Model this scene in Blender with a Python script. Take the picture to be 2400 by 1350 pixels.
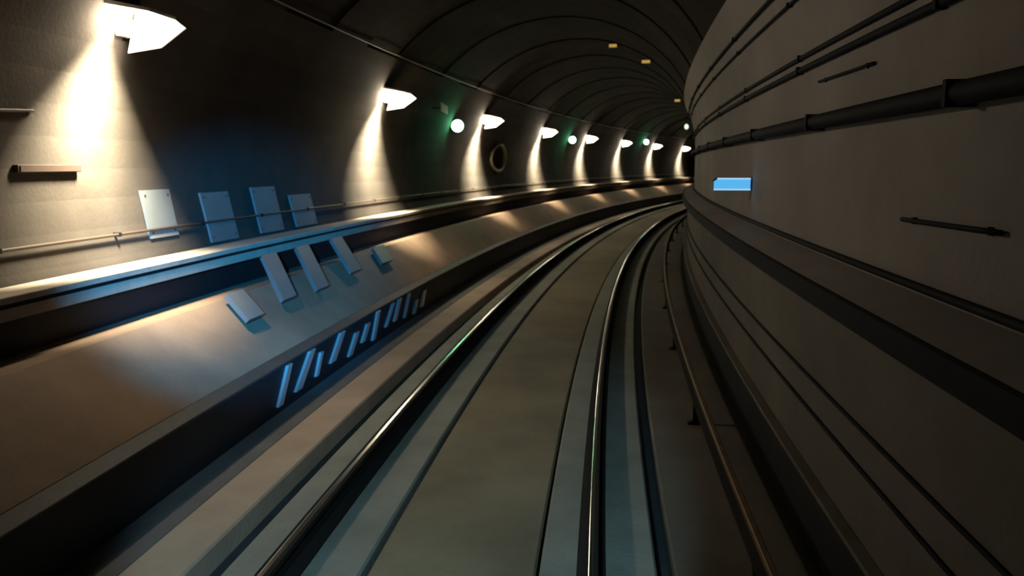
import bpy, bmesh, math, random
from mathutils import Vector, Matrix

for o in list(bpy.data.objects):
    bpy.data.objects.remove(o)
random.seed(4)
SC = bpy.context.scene
COL = SC.collection
PI = math.pi

# ------------------------------------------------------------------ camera
# The track runs along a right-hand bend of radius RAD.  A place in the tunnel
# is given as (u, s, z): u metres to the right of the camera's line, s metres
# along the bend, z metres above the rail tops.
RAD = 156.25
EYE = 1.853
cam_d = bpy.data.cameras.new('camera')
cam_d.sensor_width = 36.0
cam_d.lens = 30.0
cam_d.clip_start = 0.02
cam_d.clip_end = 300
cam_d.dof.use_dof = True
cam_d.dof.focus_distance = 3.0
cam_d.dof.aperture_fstop = 4.0
cam = bpy.data.objects.new('camera', cam_d)
COL.objects.link(cam)
cam.location = (0, 0, EYE)
cam.rotation_euler = (PI / 2 - 0.1427, 0, 0.0769)
SC.camera = cam

# ------------------------------------------------------------------ world and large lights
W = bpy.data.worlds.new('tunnel_dark')
SC.world = W
W.use_nodes = True
W.node_tree.nodes['Background'].inputs[0].default_value = (0.10, 0.13, 0.2, 1)
W.node_tree.nodes['Background'].inputs[1].default_value = 0.02

vs = SC.view_settings
vs.view_transform = 'Standard'
vs.look = 'None'
vs.gamma = 1.0
vs.use_curve_mapping = False
vs.exposure = 0.0

LAMP_EMIT = 240.0
DOWN = 240.0


def P(u, s, z):
    a = s / RAD
    return Vector((RAD - (RAD - u) * math.cos(a), (RAD - u) * math.sin(a), z))


def spot(name, at, to, color, power, cone, blend, radius):
    d = bpy.data.lights.new(name, 'SPOT')
    d.color = color
    d.energy = power
    d.spot_size = math.radians(cone)
    d.spot_blend = blend
    d.shadow_soft_size = radius
    o = bpy.data.objects.new(name, d)
    COL.objects.link(o)
    o.location = at
    o.rotation_euler = (Vector(to) - Vector(at)).to_track_quat('-Z', 'Y').to_euler()
    return o


# two blue spots added by the camera, for train light and reflections
spot('train_headlight', P(-0.5, -0.3, 2.2), P(-3.57, 8.35, 0.80), (0.03, 0.42, 1.0), 7000, 20.5, 0.75, 0.05)
spot('train_headlight', P(-0.4, -0.3, 2.2), P(-0.95, 4.4, -0.2), (0.42, 0.78, 1.0), 560, 35, 0.3, 0.08)

# ------------------------------------------------------------------ materials
def mat(name, col, rough=0.8, metal=0.0, var=0.0, scale=2.0, bump=0.0, col2=None, spec=0.4, stretch=(1, 1, 1)):
    m = bpy.data.materials.new(name)
    m.use_nodes = True
    nt = m.node_tree
    b = nt.nodes['Principled BSDF']
    b.inputs['Roughness'].default_value = rough
    b.inputs['Metallic'].default_value = metal
    b.inputs['Specular IOR Level'].default_value = spec
    c = (*col, 1)
    if var == 0 and bump == 0:
        b.inputs['Base Color'].default_value = c
        return m
    tc = nt.nodes.new('ShaderNodeTexCoord')
    mp = nt.nodes.new('ShaderNodeMapping')
    mp.inputs['Scale'].default_value = stretch
    n1 = nt.nodes.new('ShaderNodeTexNoise')
    n1.inputs['Scale'].default_value = scale
    n1.inputs['Detail'].default_value = 6
    n1.inputs['Roughness'].default_value = 0.6
    nt.links.new(tc.outputs['Object'], mp.inputs[0])
    nt.links.new(mp.outputs[0], n1.inputs['Vector'])
    r = nt.nodes.new('ShaderNodeValToRGB')
    r.color_ramp.elements[0].position = 0.32
    r.color_ramp.elements[1].position = 0.70
    d = col2 or tuple(x * (1 - var) for x in col)
    r.color_ramp.elements[0].color = (*d, 1)
    r.color_ramp.elements[1].color = c
    nt.links.new(n1.outputs['Fac'], r.inputs[0])
    nt.links.new(r.outputs[0], b.inputs['Base Color'])
    if bump:
        n2 = nt.nodes.new('ShaderNodeTexNoise')
        n2.inputs['Scale'].default_value = 28
        n2.inputs['Detail'].default_value = 4
        nt.links.new(tc.outputs['Object'], n2.inputs['Vector'])
        bp = nt.nodes.new('ShaderNodeBump')
        bp.inputs['Strength'].default_value = bump
        bp.inputs['Distance'].default_value = 0.01
        nt.links.new(n2.outputs['Fac'], bp.inputs['Height'])
        nt.links.new(bp.outputs[0], b.inputs['Normal'])
    return m


def emit(name, col, strength):
    m = bpy.data.materials.new(name)
    m.use_nodes = True
    nt = m.node_tree
    nt.nodes.clear()
    e = nt.nodes.new('ShaderNodeEmission')
    e.inputs[0].default_value = (*col, 1)
    e.inputs[1].default_value = strength
    out = nt.nodes.new('ShaderNodeOutputMaterial')
    nt.links.new(e.outputs[0], out.inputs[0])
    return m


M = dict(
    green_paint=mat('green_paint', (0.30, 0.62, 0.38), 0.6),
    bench=mat('grimy_bench_concrete', (0.15, 0.13, 0.11), 0.85, var=0.3, scale=1.2, bump=0.3),  # darker base tone than the wall above it
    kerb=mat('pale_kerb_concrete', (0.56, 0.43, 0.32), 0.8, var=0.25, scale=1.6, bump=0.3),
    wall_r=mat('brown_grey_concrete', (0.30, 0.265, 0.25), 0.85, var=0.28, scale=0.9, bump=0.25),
    wall_l=mat('dark_grey_concrete', (0.064, 0.055, 0.047), 0.95, var=0.35, scale=1.1, bump=0.3, spec=0.08),
    vault=mat('sooty_vault_concrete', (0.036, 0.029, 0.021), 0.95, var=0.6, scale=1.6, bump=0.3, spec=0.08),  # very dark base tone, mottled at random
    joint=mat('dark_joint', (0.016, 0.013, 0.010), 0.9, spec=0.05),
    slab=mat('track_slab_concrete', (0.29, 0.235, 0.145), 0.75, var=0.4, scale=1.3, bump=0.3),
    plinth=mat('plinth_concrete', (0.30, 0.30, 0.25), 0.7, var=0.3, scale=2.2, bump=0.3),
    tan=mat('tan_concrete', (0.28, 0.185, 0.120), 0.8, var=0.3, scale=1.6, bump=0.3),
    grey=mat('grey_concrete', (0.16, 0.16, 0.16), 0.8, var=0.3, scale=2.0, bump=0.3),
    dark_slab=mat('dark_slab_concrete', (0.15, 0.13, 0.10), 0.8, var=0.35, scale=1.6, bump=0.3),
    gutter=mat('wet_dark_gutter', (0.06, 0.075, 0.085), 0.55, var=0.4, scale=3.0, bump=0.2),
    black=mat('black_channel', (0.012, 0.012, 0.014), 0.6, spec=0.2),
    trough=mat('black_trough_cover', (0.014, 0.016, 0.02), 0.55, spec=0.25),
    trough_top=mat('charcoal_trough_lid', (0.045, 0.045, 0.045), 0.7, var=0.3, scale=4, bump=0.2),
    lip=mat('pale_walkway_concrete', (0.50, 0.42, 0.34), 0.8, var=0.25, scale=3, bump=0.3),
    steel=mat('polished_rail_steel', (0.62, 0.60, 0.56), 0.22, metal=1.0),
    rail=mat('dark_rail_steel', (0.022, 0.019, 0.017), 0.85, spec=0.1),
    rust=mat('rusty_rail_head', (0.22, 0.13, 0.065), 0.6, metal=0.4, var=0.4, scale=8),
    pipe=mat('black_cable_sheath', (0.009, 0.009, 0.013), 0.75, spec=0.1),
    pipe_top=mat('dark_brown_pipe', (0.05, 0.032, 0.024), 0.6, spec=0.3),
    clamp=mat('dark_galvanised_clamp', (0.05, 0.05, 0.055), 0.5, metal=0.5),
    plate=mat('pale_enamel_plate', (0.14, 0.155, 0.155), 0.55, var=0.15, scale=3),  # colour of the pale light patches added on the wall
    housing=mat('lamp_housing', (0.55, 0.53, 0.5), 0.5),
    reflector=mat('white_reflector', (0.85, 0.84, 0.80), 0.5),
    wire=mat('pale_wire', (0.45, 0.42, 0.33), 0.5),
    loop=mat('pale_coiled_hose', (0.50, 0.47, 0.30), 0.6),
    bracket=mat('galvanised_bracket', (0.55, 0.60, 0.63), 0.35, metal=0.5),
    lamp=emit('white_lamp', (1.0, 0.86, 0.64), LAMP_EMIT),
    green=emit('green_lamp', (0.20, 1.0, 0.48), 34.0),
    sign=emit('blue_lit_sign', (0.10, 0.46, 0.86), 1.0),
    sign_edge=emit('pale_sign_edge', (0.40, 0.66, 0.88), 1.0),
    amber=emit('amber_marker', (1.0, 0.62, 0.16), 0.45),
    far=emit('far_lamp', (0.8, 1.0, 0.7), 1.2),
)

# ------------------------------------------------------------------ helpers
def link(name, me, m, parent=None):
    o = bpy.data.objects.new(name, me)
    if m is not None:
        me.materials.clear()
        me.materials.append(m)
    COL.objects.link(o)
    if parent is not None:
        o.parent = parent
        o.matrix_parent_inverse = Matrix.Identity(4)
        o.location = -parent.location if parent.type == 'EMPTY' else (0, 0, 0)
    return o


def empty(name, loc=(0, 0, 0)):
    o = bpy.data.objects.new(name, None)
    o.empty_display_size = 0.1
    o.location = loc
    COL.objects.link(o)
    return o


def tag(o, label=None, cat=None, group=None, kind=None):
    if label: o['label'] = label
    if cat: o['category'] = cat
    if group: o['group'] = group
    if kind: o['kind'] = kind
    return o


def mesh(name, verts, faces, smooth=False):
    me = bpy.data.meshes.new(name)
    me.from_pydata([tuple(v) for v in verts], [], faces)
    bm = bmesh.new()
    bm.from_mesh(me)
    bmesh.ops.recalc_face_normals(bm, faces=bm.faces)
    bm.to_mesh(me)
    bm.free()
    if smooth:
        for p in me.polygons:
            p.use_smooth = True
    return me


S0, S1 = -2.0, 72.0


def stations(s0, s1, step=0.7):
    n = max(1, round((s1 - s0) / step))
    return [s0 + (s1 - s0) * i / n for i in range(n + 1)]


def sweep(name, prof, m, parent=None, s0=S0, s1=S1, closed=True, smooth=False, step=0.7, caps=True):
    """a profile [(u, z), ...] carried along the bend"""
    st = stations(s0, s1, step)
    n = len(prof)
    v, f = [], []
    for s in st:
        v += [P(u, s, z) for u, z in prof]
    last = n if closed else n - 1
    for i in range(len(st) - 1):
        for j in range(last):
            a, b = i * n + j, i * n + (j + 1) % n
            f.append((a, b, b + n, a + n))
    if closed and caps:
        f.append(tuple(range(n)))
        f.append(tuple((len(st) - 1) * n + j for j in range(n)))
    return link(name, mesh(name, v, f, smooth), m, parent)


def boxp(u0, u1, z0, z1, c=0.0):
    if c:
        return [(u0, z0), (u1, z0), (u1, z1 - c), (u1 - c, z1), (u0 + c, z1), (u0, z1 - c)]
    return [(u0, z0), (u1, z0), (u1, z1), (u0, z1)]


def roundp(u, z, r, n=12):
    return [(u + r * math.cos(2 * PI * i / n), z + r * math.sin(2 * PI * i / n)) for i in range(n)]


def solid(name, pts, faces, m, parent=None, smooth=False):
    return link(name, mesh(name, pts, faces, smooth), m, parent)


BOXF = [(0, 1, 3, 2), (4, 6, 7, 5), (0, 4, 5, 1), (2, 3, 7, 6), (0, 2, 6, 4), (1, 5, 7, 3)]


def cuboid(name, u0, u1, s0, s1, z0, z1, m, parent=None, bevel=0.0):
    pts = [P(u, s, z) for u in (u0, u1) for s in (s0, s1) for z in (z0, z1)]
    me = mesh(name, pts, BOXF)
    if bevel:
        bm = bmesh.new()
        bm.from_mesh(me)
        bmesh.ops.bevel(bm, geom=list(bm.edges), offset=bevel, segments=2, affect='EDGES', profile=0.6)
        bm.to_mesh(me)
        bm.free()
    return link(name, me, m, parent)


def prism(name, poly, s0, s1, m, parent=None, bevel=0.0):
    """outline [(u, z)] facing along the track, with thickness s0..s1"""
    n = len(poly)
    pts = [P(u, s0, z) for u, z in poly] + [P(u, s1, z) for u, z in poly]
    f = [tuple(range(n)), tuple(range(2 * n - 1, n - 1, -1))]
    f += [(i, (i + 1) % n, n + (i + 1) % n, n + i) for i in range(n)]
    me = mesh(name, pts, f)
    if bevel:
        bm = bmesh.new()
        bm.from_mesh(me)
        bmesh.ops.bevel(bm, geom=list(bm.edges), offset=bevel, segments=2, affect='EDGES', profile=0.6)
        bm.to_mesh(me)
        bm.free()
    return link(name, me, m, parent)


def tube(name, path, r, m, parent=None, n=10, closed=False):
    """round tube through world points"""
    v, f = [], []
    k = len(path)
    for i, p in enumerate(path):
        a = path[(i - 1) % k] if (closed or i) else p
        b = path[(i + 1) % k] if (closed or i < k - 1) else p
        t = (b - a).normalized()
        x = t.cross(Vector((0, 0, 1)))
        if x.length < 1e-3:
            x = t.cross(Vector((1, 0, 0)))
        x.normalize()
        y = t.cross(x)
        v += [p + r * (x * math.cos(2 * PI * j / n) + y * math.sin(2 * PI * j / n)) for j in range(n)]
    seg = k if closed else k - 1
    for i in range(seg):
        for j in range(n):
            a, b = i * n + j, i * n + (j + 1) % n
            c = ((i + 1) % k) * n
            f.append((a, b, c + (j + 1) % n, c + j))
    if not closed:
        f += [tuple(range(n)), tuple((k - 1) * n + j for j in range(n))]
    return link(name, mesh(name, v, f, True), m, parent)


def ball(name, c, r, m, parent=None, sq=(1, 1, 1)):
    bm = bmesh.new()
    bmesh.ops.create_icosphere(bm, subdivisions=3, radius=r)
    for v in bm.verts:
        v.co = Vector((v.co.x * sq[0], v.co.y * sq[1], v.co.z * sq[2])) + c
    me = bpy.data.meshes.new(name)
    bm.to_mesh(me)
    bm.free()
    for p in me.polygons:
        p.use_smooth = True
    return link(name, me, m, parent)


# ------------------------------------------------------------------ tunnel shell
UC, CROWN = -1.15, EYE + 2.7


def left_u(z):          # inner face of the left wall at height z
    return UC - 2.95 * math.sqrt(max(0, 1 - ((z - EYE) / 2.7) ** 2))


def right_u(z):
    if z < EYE + 0.4:
        return UC + 2.51
    return UC + 2.51 * math.sqrt(max(0, 1 - ((z - EYE - 0.4) / 2.3) ** 2))


def vault_z(u):
    if u < UC:
        return EYE + 2.7 * math.sqrt(max(0, 1 - ((u - UC) / 2.95) ** 2))
    return EYE + 0.4 + 2.3 * math.sqrt(max(0, 1 - ((u - UC) / 2.51) ** 2))


ZL, ZR = 3.52, 3.30       # where the vault lining springs from the side walls


def shell(inner, t):
    out = []
    for i, (u, z) in enumerate(inner):
        a = Vector(inner[max(0, i - 1)])
        b = Vector(inner[min(len(inner) - 1, i + 1)])
        d = (b - a).normalized()
        out.append((u - d.y * t, z + d.x * t))
    return inner + out[::-1]


# left wall goes from foot to springing (outside is on its left)
zs = [-0.35 + (ZL + 0.35) * i / 16 for i in range(17)]
wl = sweep('wall_left', shell([(left_u(z), z) for z in zs], 0.25), M['wall_l'], smooth=False)
tag(wl, 'dark curved concrete tunnel wall behind the lit walkway', kind='structure')
zs = [-0.45 + (ZR + 0.45) * i / 14 for i in range(15)]
wr = sweep('wall_right', shell([(right_u(z), z) for z in zs], -0.25), M['wall_r'], smooth=False)
tag(wr, 'brown grey concrete tunnel wall carrying the black cables', kind='structure')

# vault: a backing shell with one lining ring after another on it
arc = []
uL, uR = left_u(ZL), right_u(ZR)
NA = 30
for i in range(NA + 1):
    t = i / NA
    a = PI * (1 - t)
    # parametrise each side by its own ellipse so the steps stay even
    if a > PI / 2:
        a0 = math.asin((ZL - EYE) / 2.7)
        b = PI - a0 - (PI / 2 - a0) * (t / 0.5)
        arc.append((UC + 2.95 * math.cos(b), EYE + 2.7 * math.sin(b)))
    else:
        a1 = math.asin((ZR - EYE - 0.4) / 2.3)
        b = PI / 2 - (PI / 2 - a1) * ((t - 0.5) / 0.5)
        arc.append((UC + 2.51 * math.cos(b), EYE + 0.4 + 2.3 * math.sin(b)))


def offset(pts, t):
    out = []
    for i, (u, z) in enumerate(pts):
        a = Vector(pts[max(0, i - 1)])
        b = Vector(pts[min(len(pts) - 1, i + 1)])
        d = (b - a).normalized()
        out.append((u - d.y * t, z + d.x * t))
    return out


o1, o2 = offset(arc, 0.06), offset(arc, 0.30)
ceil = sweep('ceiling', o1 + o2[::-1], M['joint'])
tag(ceil, 'arched tunnel vault lined with sooty concrete rings', kind='structure')
s = S0
i = 0
while s < S1 - 1:
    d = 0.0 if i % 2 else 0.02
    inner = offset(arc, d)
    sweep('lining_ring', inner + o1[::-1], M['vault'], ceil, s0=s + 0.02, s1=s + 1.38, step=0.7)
    s += 1.4
    i += 1

# ------------------------------------------------------------------ track bed
floor = sweep('floor', boxp(-3.6, 1.65, -0.75, -0.34), M['gutter'])
tag(floor, 'concrete bed of the single curving track', kind='structure')
sweep('track_slab', boxp(-1.085, -0.245, -0.34, -0.175, 0.012), M['slab'], floor)
sweep('rail_plinth', boxp(-1.80, -1.11, -0.34, -0.155, 0.012), M['plinth'], floor)
sweep('rail_plinth', boxp(-0.225, 0.36, -0.34, -0.155, 0.012), M['plinth'], floor)
sweep('kerb_strip', boxp(-2.35, -2.02, -0.34, -0.195, 0.012), M['kerb'], floor)
sweep('side_slab', boxp(-2.85, -2.355, -0.34, -0.205, 0.008), M['grey'], floor)
sweep('side_slab', boxp(0.45, 1.60, -0.34, -0.165, 0.012), M['dark_slab'], floor)


def rail(label, u, shiny, w):
    r = empty('running_rail', P(u, 0, -0.155))
    sweep('rail_foot', [(u - .072, -.155), (u + .072, -.155), (u + .072, -.143), (u + .015, -.125),
                        (u - .015, -.125), (u - .072, -.143)], M['rail'], r)
    sweep('rail_web', boxp(u - .009, u + .009, -.125, -.04), M['rail'], r)
    sweep('rail_head', [(u - .034, -.03), (u - .009, -.042), (u + .009, -.042), (u + .034, -.03), (u + .034, -.004), (u - .034, -.004)], M['rail'], r)
    sweep('running_band', [(u - w, -.006), (u + w, -.006), (u + w, -.002), (u + w * .6, 0), (u - w * .6, 0), (u - w, -.002)], M[shiny], r)
    return tag(r, label, 'rail')


rail('shiny steel running rail on the walkway side of the track', -1.467, 'steel', 0.016)
rail('running rail nearer the cable wall, its top a thin pale line', 0.032, 'steel', 0.012)

cr = empty('conductor_rail', P(0.80, 0, -0.165))
sweep('rail_body', [(0.76, 0.06), (0.84, 0.06), (0.84, 0.075), (0.808, 0.085), (0.808, 0.13), (0.792, 0.13), (0.792, 0.085), (0.76, 0.075)], M['rail'], cr)
sweep('rail_head', boxp(0.782, 0.818, 0.128, 0.158, 0.006), M['rust'], cr)
s = 1.0
while s < 40:
    prism('rail_stand', [(0.74, -.165), (0.86, -.165), (0.86, -.15), (0.82, -.13), (0.82, 0.06), (0.78, 0.06), (0.78, -.13), (0.74, -.15)], s, s + 0.05, M['rail'], cr)
    s += 2.8
tag(cr, 'thin rusty brown rail raised on stands beside the right running rail', 'rail')

# ------------------------------------------------------------------ walkway on the left
ww = empty('walkway', P(-3.3, 0, -0.2))
zt = 1.052
sweep('side_slope', [(-2.80, -0.205), (-2.80, 0.19), (-3.40, 0.639), (-3.80, 0.639), (-3.80, -0.205)], M['tan'], ww)
sweep('recess_wall', boxp(-3.80, -3.70, 0.639, 0.90), M['black'], ww)  # shade under the walkway put into its black colour
sweep('walkway_slab', boxp(-3.93, -3.60, 0.90, zt - 0.012), M['lip'], ww)
sweep('edge_strip', [(-3.57, zt - 0.045), (-3.57, zt - 0.006), (-3.576, zt), (-3.70, zt), (-3.70, zt - 0.012), (-3.60, zt - 0.012), (-3.60, zt - 0.045)], M['lip'], ww)
sweep('edge_groove', boxp(-3.60, -3.585, zt - 0.075, zt - 0.045), M['black'], ww)
sweep('lower_edge_strip', boxp(-3.60, -3.575, 0.90, zt - 0.075), M['lip'], ww)
tag(ww, 'raised concrete side walkway with pale edge and sloping tan flank', 'walkway')

# black troughs along both sides of the track
tr = empty('cable_trough', P(-2.70, 0, -0.205))
sweep('trough_body', boxp(-2.785, -2.63, -0.205, 0.172), M['trough'], tr)
sweep('trough_lid', boxp(-2.792, -2.62, 0.172, 0.193, 0.005), M['trough_top'], tr)
tag(tr, 'long black cable trough at the foot of the walkway', 'trough')
# slanting pale slashes added for reflections on its track side
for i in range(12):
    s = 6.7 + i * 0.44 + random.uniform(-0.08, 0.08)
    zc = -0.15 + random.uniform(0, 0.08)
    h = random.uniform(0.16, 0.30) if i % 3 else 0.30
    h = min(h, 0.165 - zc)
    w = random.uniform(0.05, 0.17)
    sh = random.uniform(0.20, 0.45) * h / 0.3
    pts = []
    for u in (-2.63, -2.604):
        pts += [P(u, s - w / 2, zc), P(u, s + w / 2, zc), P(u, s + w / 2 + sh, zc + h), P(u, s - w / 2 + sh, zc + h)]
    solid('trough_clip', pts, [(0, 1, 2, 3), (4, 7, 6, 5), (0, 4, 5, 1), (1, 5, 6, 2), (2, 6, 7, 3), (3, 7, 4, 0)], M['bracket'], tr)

rt = empty('cable_trough', P(1.18, 0, -0.165))
sweep('trough_body', boxp(1.165, 1.225, -0.165, 0.18), M['trough'], rt)
sweep('trough_lid', boxp(1.158, 1.225, 0.18, 0.198, 0.005), M['dark_slab'], rt)
tag(rt, 'narrow black trough along the foot of the right-hand bench', 'trough')

bn = empty('concrete_bench', P(1.28, 0, -0.165))
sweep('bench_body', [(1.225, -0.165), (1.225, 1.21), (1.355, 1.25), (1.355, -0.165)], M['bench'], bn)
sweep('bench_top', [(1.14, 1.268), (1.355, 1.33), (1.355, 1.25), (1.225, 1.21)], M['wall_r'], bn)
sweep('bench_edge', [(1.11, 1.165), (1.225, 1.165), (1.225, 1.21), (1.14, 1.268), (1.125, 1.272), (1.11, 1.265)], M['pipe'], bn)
tag(bn, 'low concrete bench along the right wall with black front edge', 'bench')

# ------------------------------------------------------------------ cables and pipes
def run(name, label, cat, u, z, r, m, clamp=0, r_u=None, sag=0.0, group=None):
    o = empty(name, P(u, 0, z))
    sweep('cable_run' if cat == 'cable' else 'pipe_run', roundp(u, z, r), m, o, smooth=True)
    if clamp:
        wu = r_u if r_u is not None else right_u(z)
        s = 1.1
        while s < 30:
            a = min(u - r - 0.006, wu) if wu > u else wu
            b = wu if wu > u else u + r + 0.006
            cuboid('wall_clamp', a, b, s, s + 0.03, z - r - 0.004, z + r + 0.004, M['pipe'], o)
            s += clamp
    return tag(o, label, cat, group)


run('wall_pipe', 'thick black pipe along the right wall at eye height', 'pipe', 1.30, EYE + 0.252, 0.044, M['pipe'], 2.1)
run('wall_cable', 'lower cable of the close pair above the thick wall pipe', 'cable', 1.33, EYE + 0.612, 0.020, M['pipe'], 2.4)
run('wall_cable', 'upper cable of the close pair above the thick wall pipe', 'cable', 1.33, EYE + 0.690, 0.016, M['pipe'], 2.4)
run('vault_cable', 'lower of the two cables highest up the right wall', 'cable', right_u(EYE + 1.03) - 0.024, EYE + 1.03, 0.010, M['pipe'], 2.4)
run('vault_cable', 'topmost cable where the right wall meets the vault', 'cable', right_u(EYE + 1.15) - 0.024, EYE + 1.15, 0.014, M['pipe'], 2.4)
run('low_cable', 'thin black cable where the right wall meets the bench top', 'cable', 1.335, EYE - 0.488, 0.018, M['pipe'])
run('bench_cable', 'upper of two thin cables on the face of the right bench', 'cable', 1.212, EYE - 1.157, 0.009, M['pipe'])
run('bench_cable', 'lower of two thin cables on the face of the right bench', 'cable', 1.212, EYE - 1.335, 0.009, M['pipe'])
run('wall_conduit', 'thin dark conduit on the lamp wall just above the walkway', 'conduit', -3.99, EYE - 0.575, 0.013, M['pipe_top'], 1.4, r_u=left_u(EYE - 0.575))
run('vault_wire', 'thin pale wire high along the lamp wall under the vault', 'wire', left_u(EYE + 1.70) + 0.03, EYE + 1.70, 0.007, M['wire'])

# short pieces of conduit fixed to the walls
def short(label, u, s0, s1, z0, z1, r, m, cat='conduit'):
    o = empty('short_conduit', P(u, s0, z0))
    path = [P(u, s0 + (s1 - s0) * i / 6, z0 + (z1 - z0) * i / 6) for i in range(7)]
    tube('conduit_run', path, r, m, o, 8)
    for k in (0.12, 0.88):
        s = s0 + (s1 - s0) * k
        z = z0 + (z1 - z0) * k
        wu = right_u(z) if u > 0 else left_u(z)
        cuboid('wall_clamp', min(u, wu), max(u, wu), s - 0.012, s + 0.012, z - r - .004, z + r + .004, M['clamp'], o)
    return tag(o, label, cat)


short('short dark conduit between the thick pipe and the cable pair', 1.342, 4.35, 5.42, EYE + 0.484, EYE + 0.497, 0.009, M['pipe'])
short('short dark conduit below the thick pipe on the right wall', 1.342, 2.9, 3.82, EYE - 0.217, EYE - 0.229, 0.010, M['pipe'])
short('short dark conduit beside the nearest lamp at the left edge', left_u(EYE + .38) + 0.020, 5.45, 5.86, EYE + 0.372, EYE + 0.392, 0.012, M['pipe_top'])

bx = empty('junction_box', P(left_u(EYE - 0.02), 6.0, EYE - 0.02))
wu = left_u(EYE - 0.02)
cuboid('box_body', wu, wu + 0.045, 5.66, 6.38, EYE - 0.05, EYE + 0.005, M['pipe_top'], bx, 0.006)
cuboid('box_lid', wu + 0.045, wu + 0.052, 5.68, 6.36, EYE - 0.045, EYE, M['pipe_top'], bx)
tag(bx, 'long flat dark junction box on the bright wall under the nearest lamp', 'box')

# ------------------------------------------------------------------ wall lamps
ORD = ['nearest and largest wall lamp, glaring white at the top left', 'second wall lamp from the camera, just before the first green light',
       'third wall lamp from the camera, just past the first green light', 'fourth wall lamp from the camera, last before the second green light',
       'fifth wall lamp from the camera, just past the second green light', 'sixth wall lamp from the camera, last before the third green light',
       'seventh wall lamp from the camera, just past the third green light', 'last visible wall lamp before the bend hides the wall']


def wall_lamp(s, label):
    z = EYE + 1.08
    wu = left_u(z)
    o = empty('wall_lamp', P(wu, s, z))
    # pointed white plate added behind the lamp tube, and a hood added above it, to cut its light
    plate = [(wu + 0.005, z - 0.17), (wu + 0.30, z - 0.13), (wu + 0.52, z + 0.02), (wu + 0.38, z + 0.13), (left_u(z + 0.19) + 0.005, z + 0.19)]
    prism('reflector', plate, s + 0.10, s + 0.12, M['reflector'], o, 0.004)  # plate added to block light going on past the lamp
    hood = [(left_u(z + 0.15) + 0.005, z + 0.15), (wu + 0.44, z + 0.085), (wu + 0.44, z + 0.11), (left_u(z + 0.18) + 0.005, z + 0.18)]
    prism('hood', hood, s - 0.31, s + 0.10, M['housing'], o)  # added to keep lamp light off the vault
    cuboid('wall_mount', wu + 0.003, wu + 0.06, s - 0.05, s + 0.10, z - 0.05, z + 0.09, M['housing'], o, 0.006)
    # lamp tube, reaching out from the wall
    path = [P(wu + 0.15, s - 0.27 + 0.34 * i / 6, z + 0.015) for i in range(7)]
    tube('lamp_tube', path, 0.05, M['lamp'], o, 12)
    # extra area light for the lamp's streak straight down the wall
    d = bpy.data.lights.new('lamp_downlight', 'AREA')
    d.shape = 'RECTANGLE'
    d.size, d.size_y = 0.06, 0.42
    d.spread = math.radians(88)
    d.color = (1.0, 0.88, 0.62)
    d.energy = DOWN
    q = bpy.data.objects.new('lamp_downlight', d)
    COL.objects.link(q)
    q.parent = o
    at, to = P(wu + 0.27, s - 0.13, z - 0.05), P(left_u(2.0) + 0.0, s - 0.13, 2.0)
    q.location = at - o.location
    q.rotation_euler = (to - at).to_track_quat('-Z', 'Y').to_euler()
    return tag(o, label, 'lamp', 'white wall lamps')


for i in range(8):
    wall_lamp(6.676 + 7.241 * i, ORD[i])

# ------------------------------------------------------------------ green signal lights
def green_light(s, z, label):
    wu = left_u(z)
    o = empty('green_signal', P(wu, s, z))
    c = P(wu + 0.16, s, z)
    cuboid('signal_arm', wu + 0.01, wu + 0.12, s + 0.07, s + 0.11, z - 0.02, z + 0.02, M['clamp'], o)
    prism('signal_housing', [(wu + 0.19 + 0.145 * math.cos(t * PI / 6), z + 0.145 * math.sin(t * PI / 6)) for t in range(12)], s + 0.05, s + 0.13, M['clamp'], o, 0.008)
    ball('signal_lens', P(wu + 0.19, s + 0.03, z), 0.13, M['green'], o, (1, 0.5, 1))
    return tag(o, label, 'signal', 'green signal lights')


green_light(18.4, EYE + 0.855, 'nearest green signal light, between the second and third wall lamps')
green_light(32.6, EYE + 0.965, 'middle green signal light, close before the fifth wall lamp from camera')
green_light(47.2, EYE + 1.26, 'farthest green signal light, close before the seventh wall lamp')

ps = empty('signal_plate', P(left_u(3.0), 17.0, 3.0))
u0 = left_u(3.0)
pts = []
for d in (0.0, 0.02):
    for z, k in ((2.90, 0.0), (3.06, -0.04)):
        for s, e in ((16.35, 0.27), (17.45, 0.10)):
            pts.append(P(u0 + e + d + k * 0, s, z))
solid('plate_face', pts, BOXF, M['green_paint'], ps)  # green signal light put into the plate's own colour
for s, e in ((16.5, 0.235), (17.3, 0.115)):
    cuboid('plate_bracket', u0 + 0.045, u0 + e, s, s + 0.03, 2.95, 2.98, M['clamp'], ps)
tag(ps, 'small green plate on the wall between the second lamp and nearest green light', 'plate')

# ------------------------------------------------------------------ loop of hose on the wall by the third lamp
hl = empty('hose_loop', P(left_u(2.06), 23.4, 2.06))
path = []
for i in range(28):
    a = 2 * PI * i / 28
    path.append(P(left_u(2.06 + 0.36 * math.sin(a)) + 0.05, 23.5 + 0.8 * math.cos(a), 2.06 + 0.36 * math.sin(a)))
tube('hose_coil', path, 0.04, M['loop'], hl, 8, closed=True)
cuboid('hose_hook', left_u(2.42) + 0.005, left_u(2.42) + 0.10, 23.46, 23.54, 2.37, 2.44, M['clamp'], hl)
tag(hl, 'pale oval hose loop hanging on the wall by the third lamp', 'hose')

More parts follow.
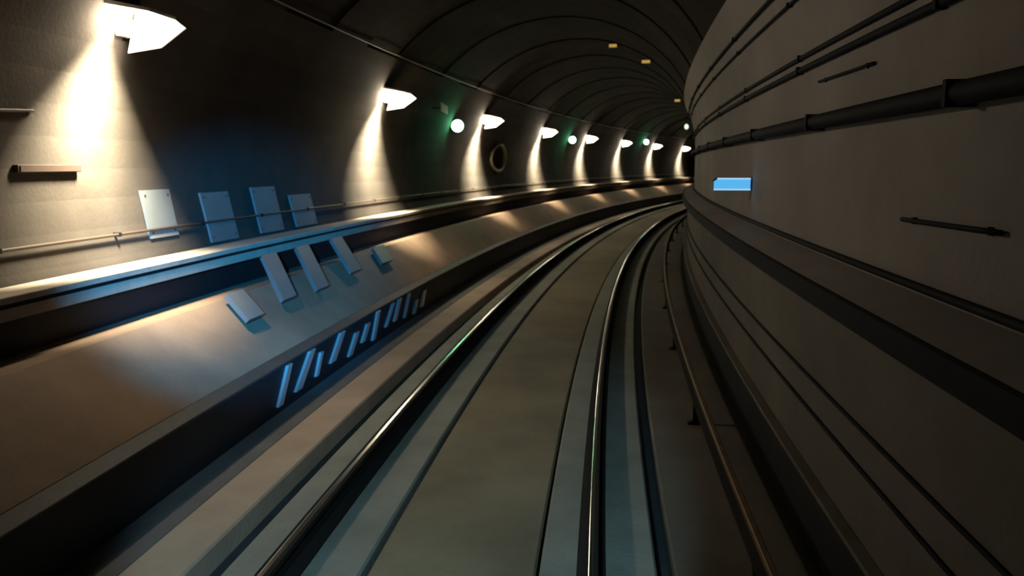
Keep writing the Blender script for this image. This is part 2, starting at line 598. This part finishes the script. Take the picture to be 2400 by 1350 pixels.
# ------------------------------------------------------------------ pale shapes added for reflected light on wall and walkway flank
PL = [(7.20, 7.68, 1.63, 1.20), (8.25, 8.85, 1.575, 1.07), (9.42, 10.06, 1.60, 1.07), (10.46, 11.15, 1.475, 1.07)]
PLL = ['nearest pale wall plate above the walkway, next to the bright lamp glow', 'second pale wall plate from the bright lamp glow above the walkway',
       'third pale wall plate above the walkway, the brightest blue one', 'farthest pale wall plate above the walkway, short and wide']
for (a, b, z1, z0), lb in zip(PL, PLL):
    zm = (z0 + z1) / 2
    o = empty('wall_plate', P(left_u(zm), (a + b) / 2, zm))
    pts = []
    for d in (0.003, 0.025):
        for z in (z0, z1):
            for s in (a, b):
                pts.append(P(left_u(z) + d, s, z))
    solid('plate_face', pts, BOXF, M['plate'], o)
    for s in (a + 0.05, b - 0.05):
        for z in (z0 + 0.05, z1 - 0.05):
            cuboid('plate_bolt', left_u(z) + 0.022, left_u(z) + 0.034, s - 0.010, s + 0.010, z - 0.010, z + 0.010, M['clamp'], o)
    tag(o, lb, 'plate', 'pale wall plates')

# streaks of reflected light, added on the flank: top edge (s, u, z), bottom edge (s, u, z), width
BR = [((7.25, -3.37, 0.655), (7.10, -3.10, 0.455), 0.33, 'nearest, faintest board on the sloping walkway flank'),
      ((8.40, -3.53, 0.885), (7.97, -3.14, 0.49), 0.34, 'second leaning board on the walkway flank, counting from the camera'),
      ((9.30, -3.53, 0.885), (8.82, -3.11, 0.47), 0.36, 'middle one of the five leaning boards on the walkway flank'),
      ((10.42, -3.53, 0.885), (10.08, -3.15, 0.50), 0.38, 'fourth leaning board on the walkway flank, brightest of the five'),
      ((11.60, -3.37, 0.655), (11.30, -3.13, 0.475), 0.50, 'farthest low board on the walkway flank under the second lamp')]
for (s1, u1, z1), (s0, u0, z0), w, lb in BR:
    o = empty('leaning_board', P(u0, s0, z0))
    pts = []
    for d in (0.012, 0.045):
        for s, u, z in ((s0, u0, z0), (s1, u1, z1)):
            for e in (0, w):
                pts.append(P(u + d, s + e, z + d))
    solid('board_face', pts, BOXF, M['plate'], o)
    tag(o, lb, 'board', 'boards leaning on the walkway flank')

# ------------------------------------------------------------------ blue bar by the right wall, added for what looks like a reflection
# (the added bar stands out from the wall on an arm, facing the camera)
bs = empty('blue_sign', P(1.36, 8.1, 1.69))
prism('sign_case', [(1.015, 1.625), (1.345, 1.625), (1.345, 1.748), (1.05, 1.748), (1.015, 1.72)], 7.93, 8.0, M['clamp'], bs)
prism('sign_face', [(1.02, 1.645), (1.34, 1.645), (1.34, 1.728), (1.05, 1.728), (1.02, 1.71)], 7.91, 7.935, M['sign'], bs)
cuboid('sign_edge', 1.02, 1.34, 7.908, 7.93, 1.631, 1.645, M['sign_edge'], bs)
cuboid('sign_edge', 1.05, 1.34, 7.908, 7.93, 1.728, 1.742, M['sign_edge'], bs)
cuboid('sign_bracket', 1.30, 1.357, 8.0, 8.04, 1.66, 1.71, M['clamp'], bs)
tag(bs, 'small glowing light blue sign projecting from the right wall', 'sign')

# ------------------------------------------------------------------ little glowing pieces added for amber glints on the vault
for u, s, w, lb in ((-0.42, 18.7, .10, 'yellowish marker light highest on the vault'), (0.26, 19.1, .11, 'orange marker light on the vault nearer the cables'),
                    (0.80, 24.3, .09, 'pale yellow marker light low on the vault beside the cables')):
    z = vault_z(u) - 0.05
    o = empty('marker_light', P(u, s, z))
    cuboid('marker_base', u - w, u + w, s, s + 0.12, z - 0.08, z - 0.01, M['clamp'], o, 0.01)
    cuboid('marker_lens', u - w * .8, u + w * .8, s - 0.03, s + 0.01, z - 0.075, z - 0.015, M['amber'], o, 0.008)
    tag(o, lb, 'light', 'vault marker lights')
zf = vault_z(-2.3) - 0.22
o = empty('far_light', P(-2.3, 51.5, zf))
cuboid('light_base', -2.42, -2.18, 51.7, 51.85, zf - 0.12, zf + 0.10, M['clamp'], o, 0.01)
ball('light_lens', P(-2.3, 51.66, zf - 0.02), 0.12, M['far'], o, (1, 0.6, 1.3))
tag(o, 'tiny far white light just beside the highest cables', 'light')
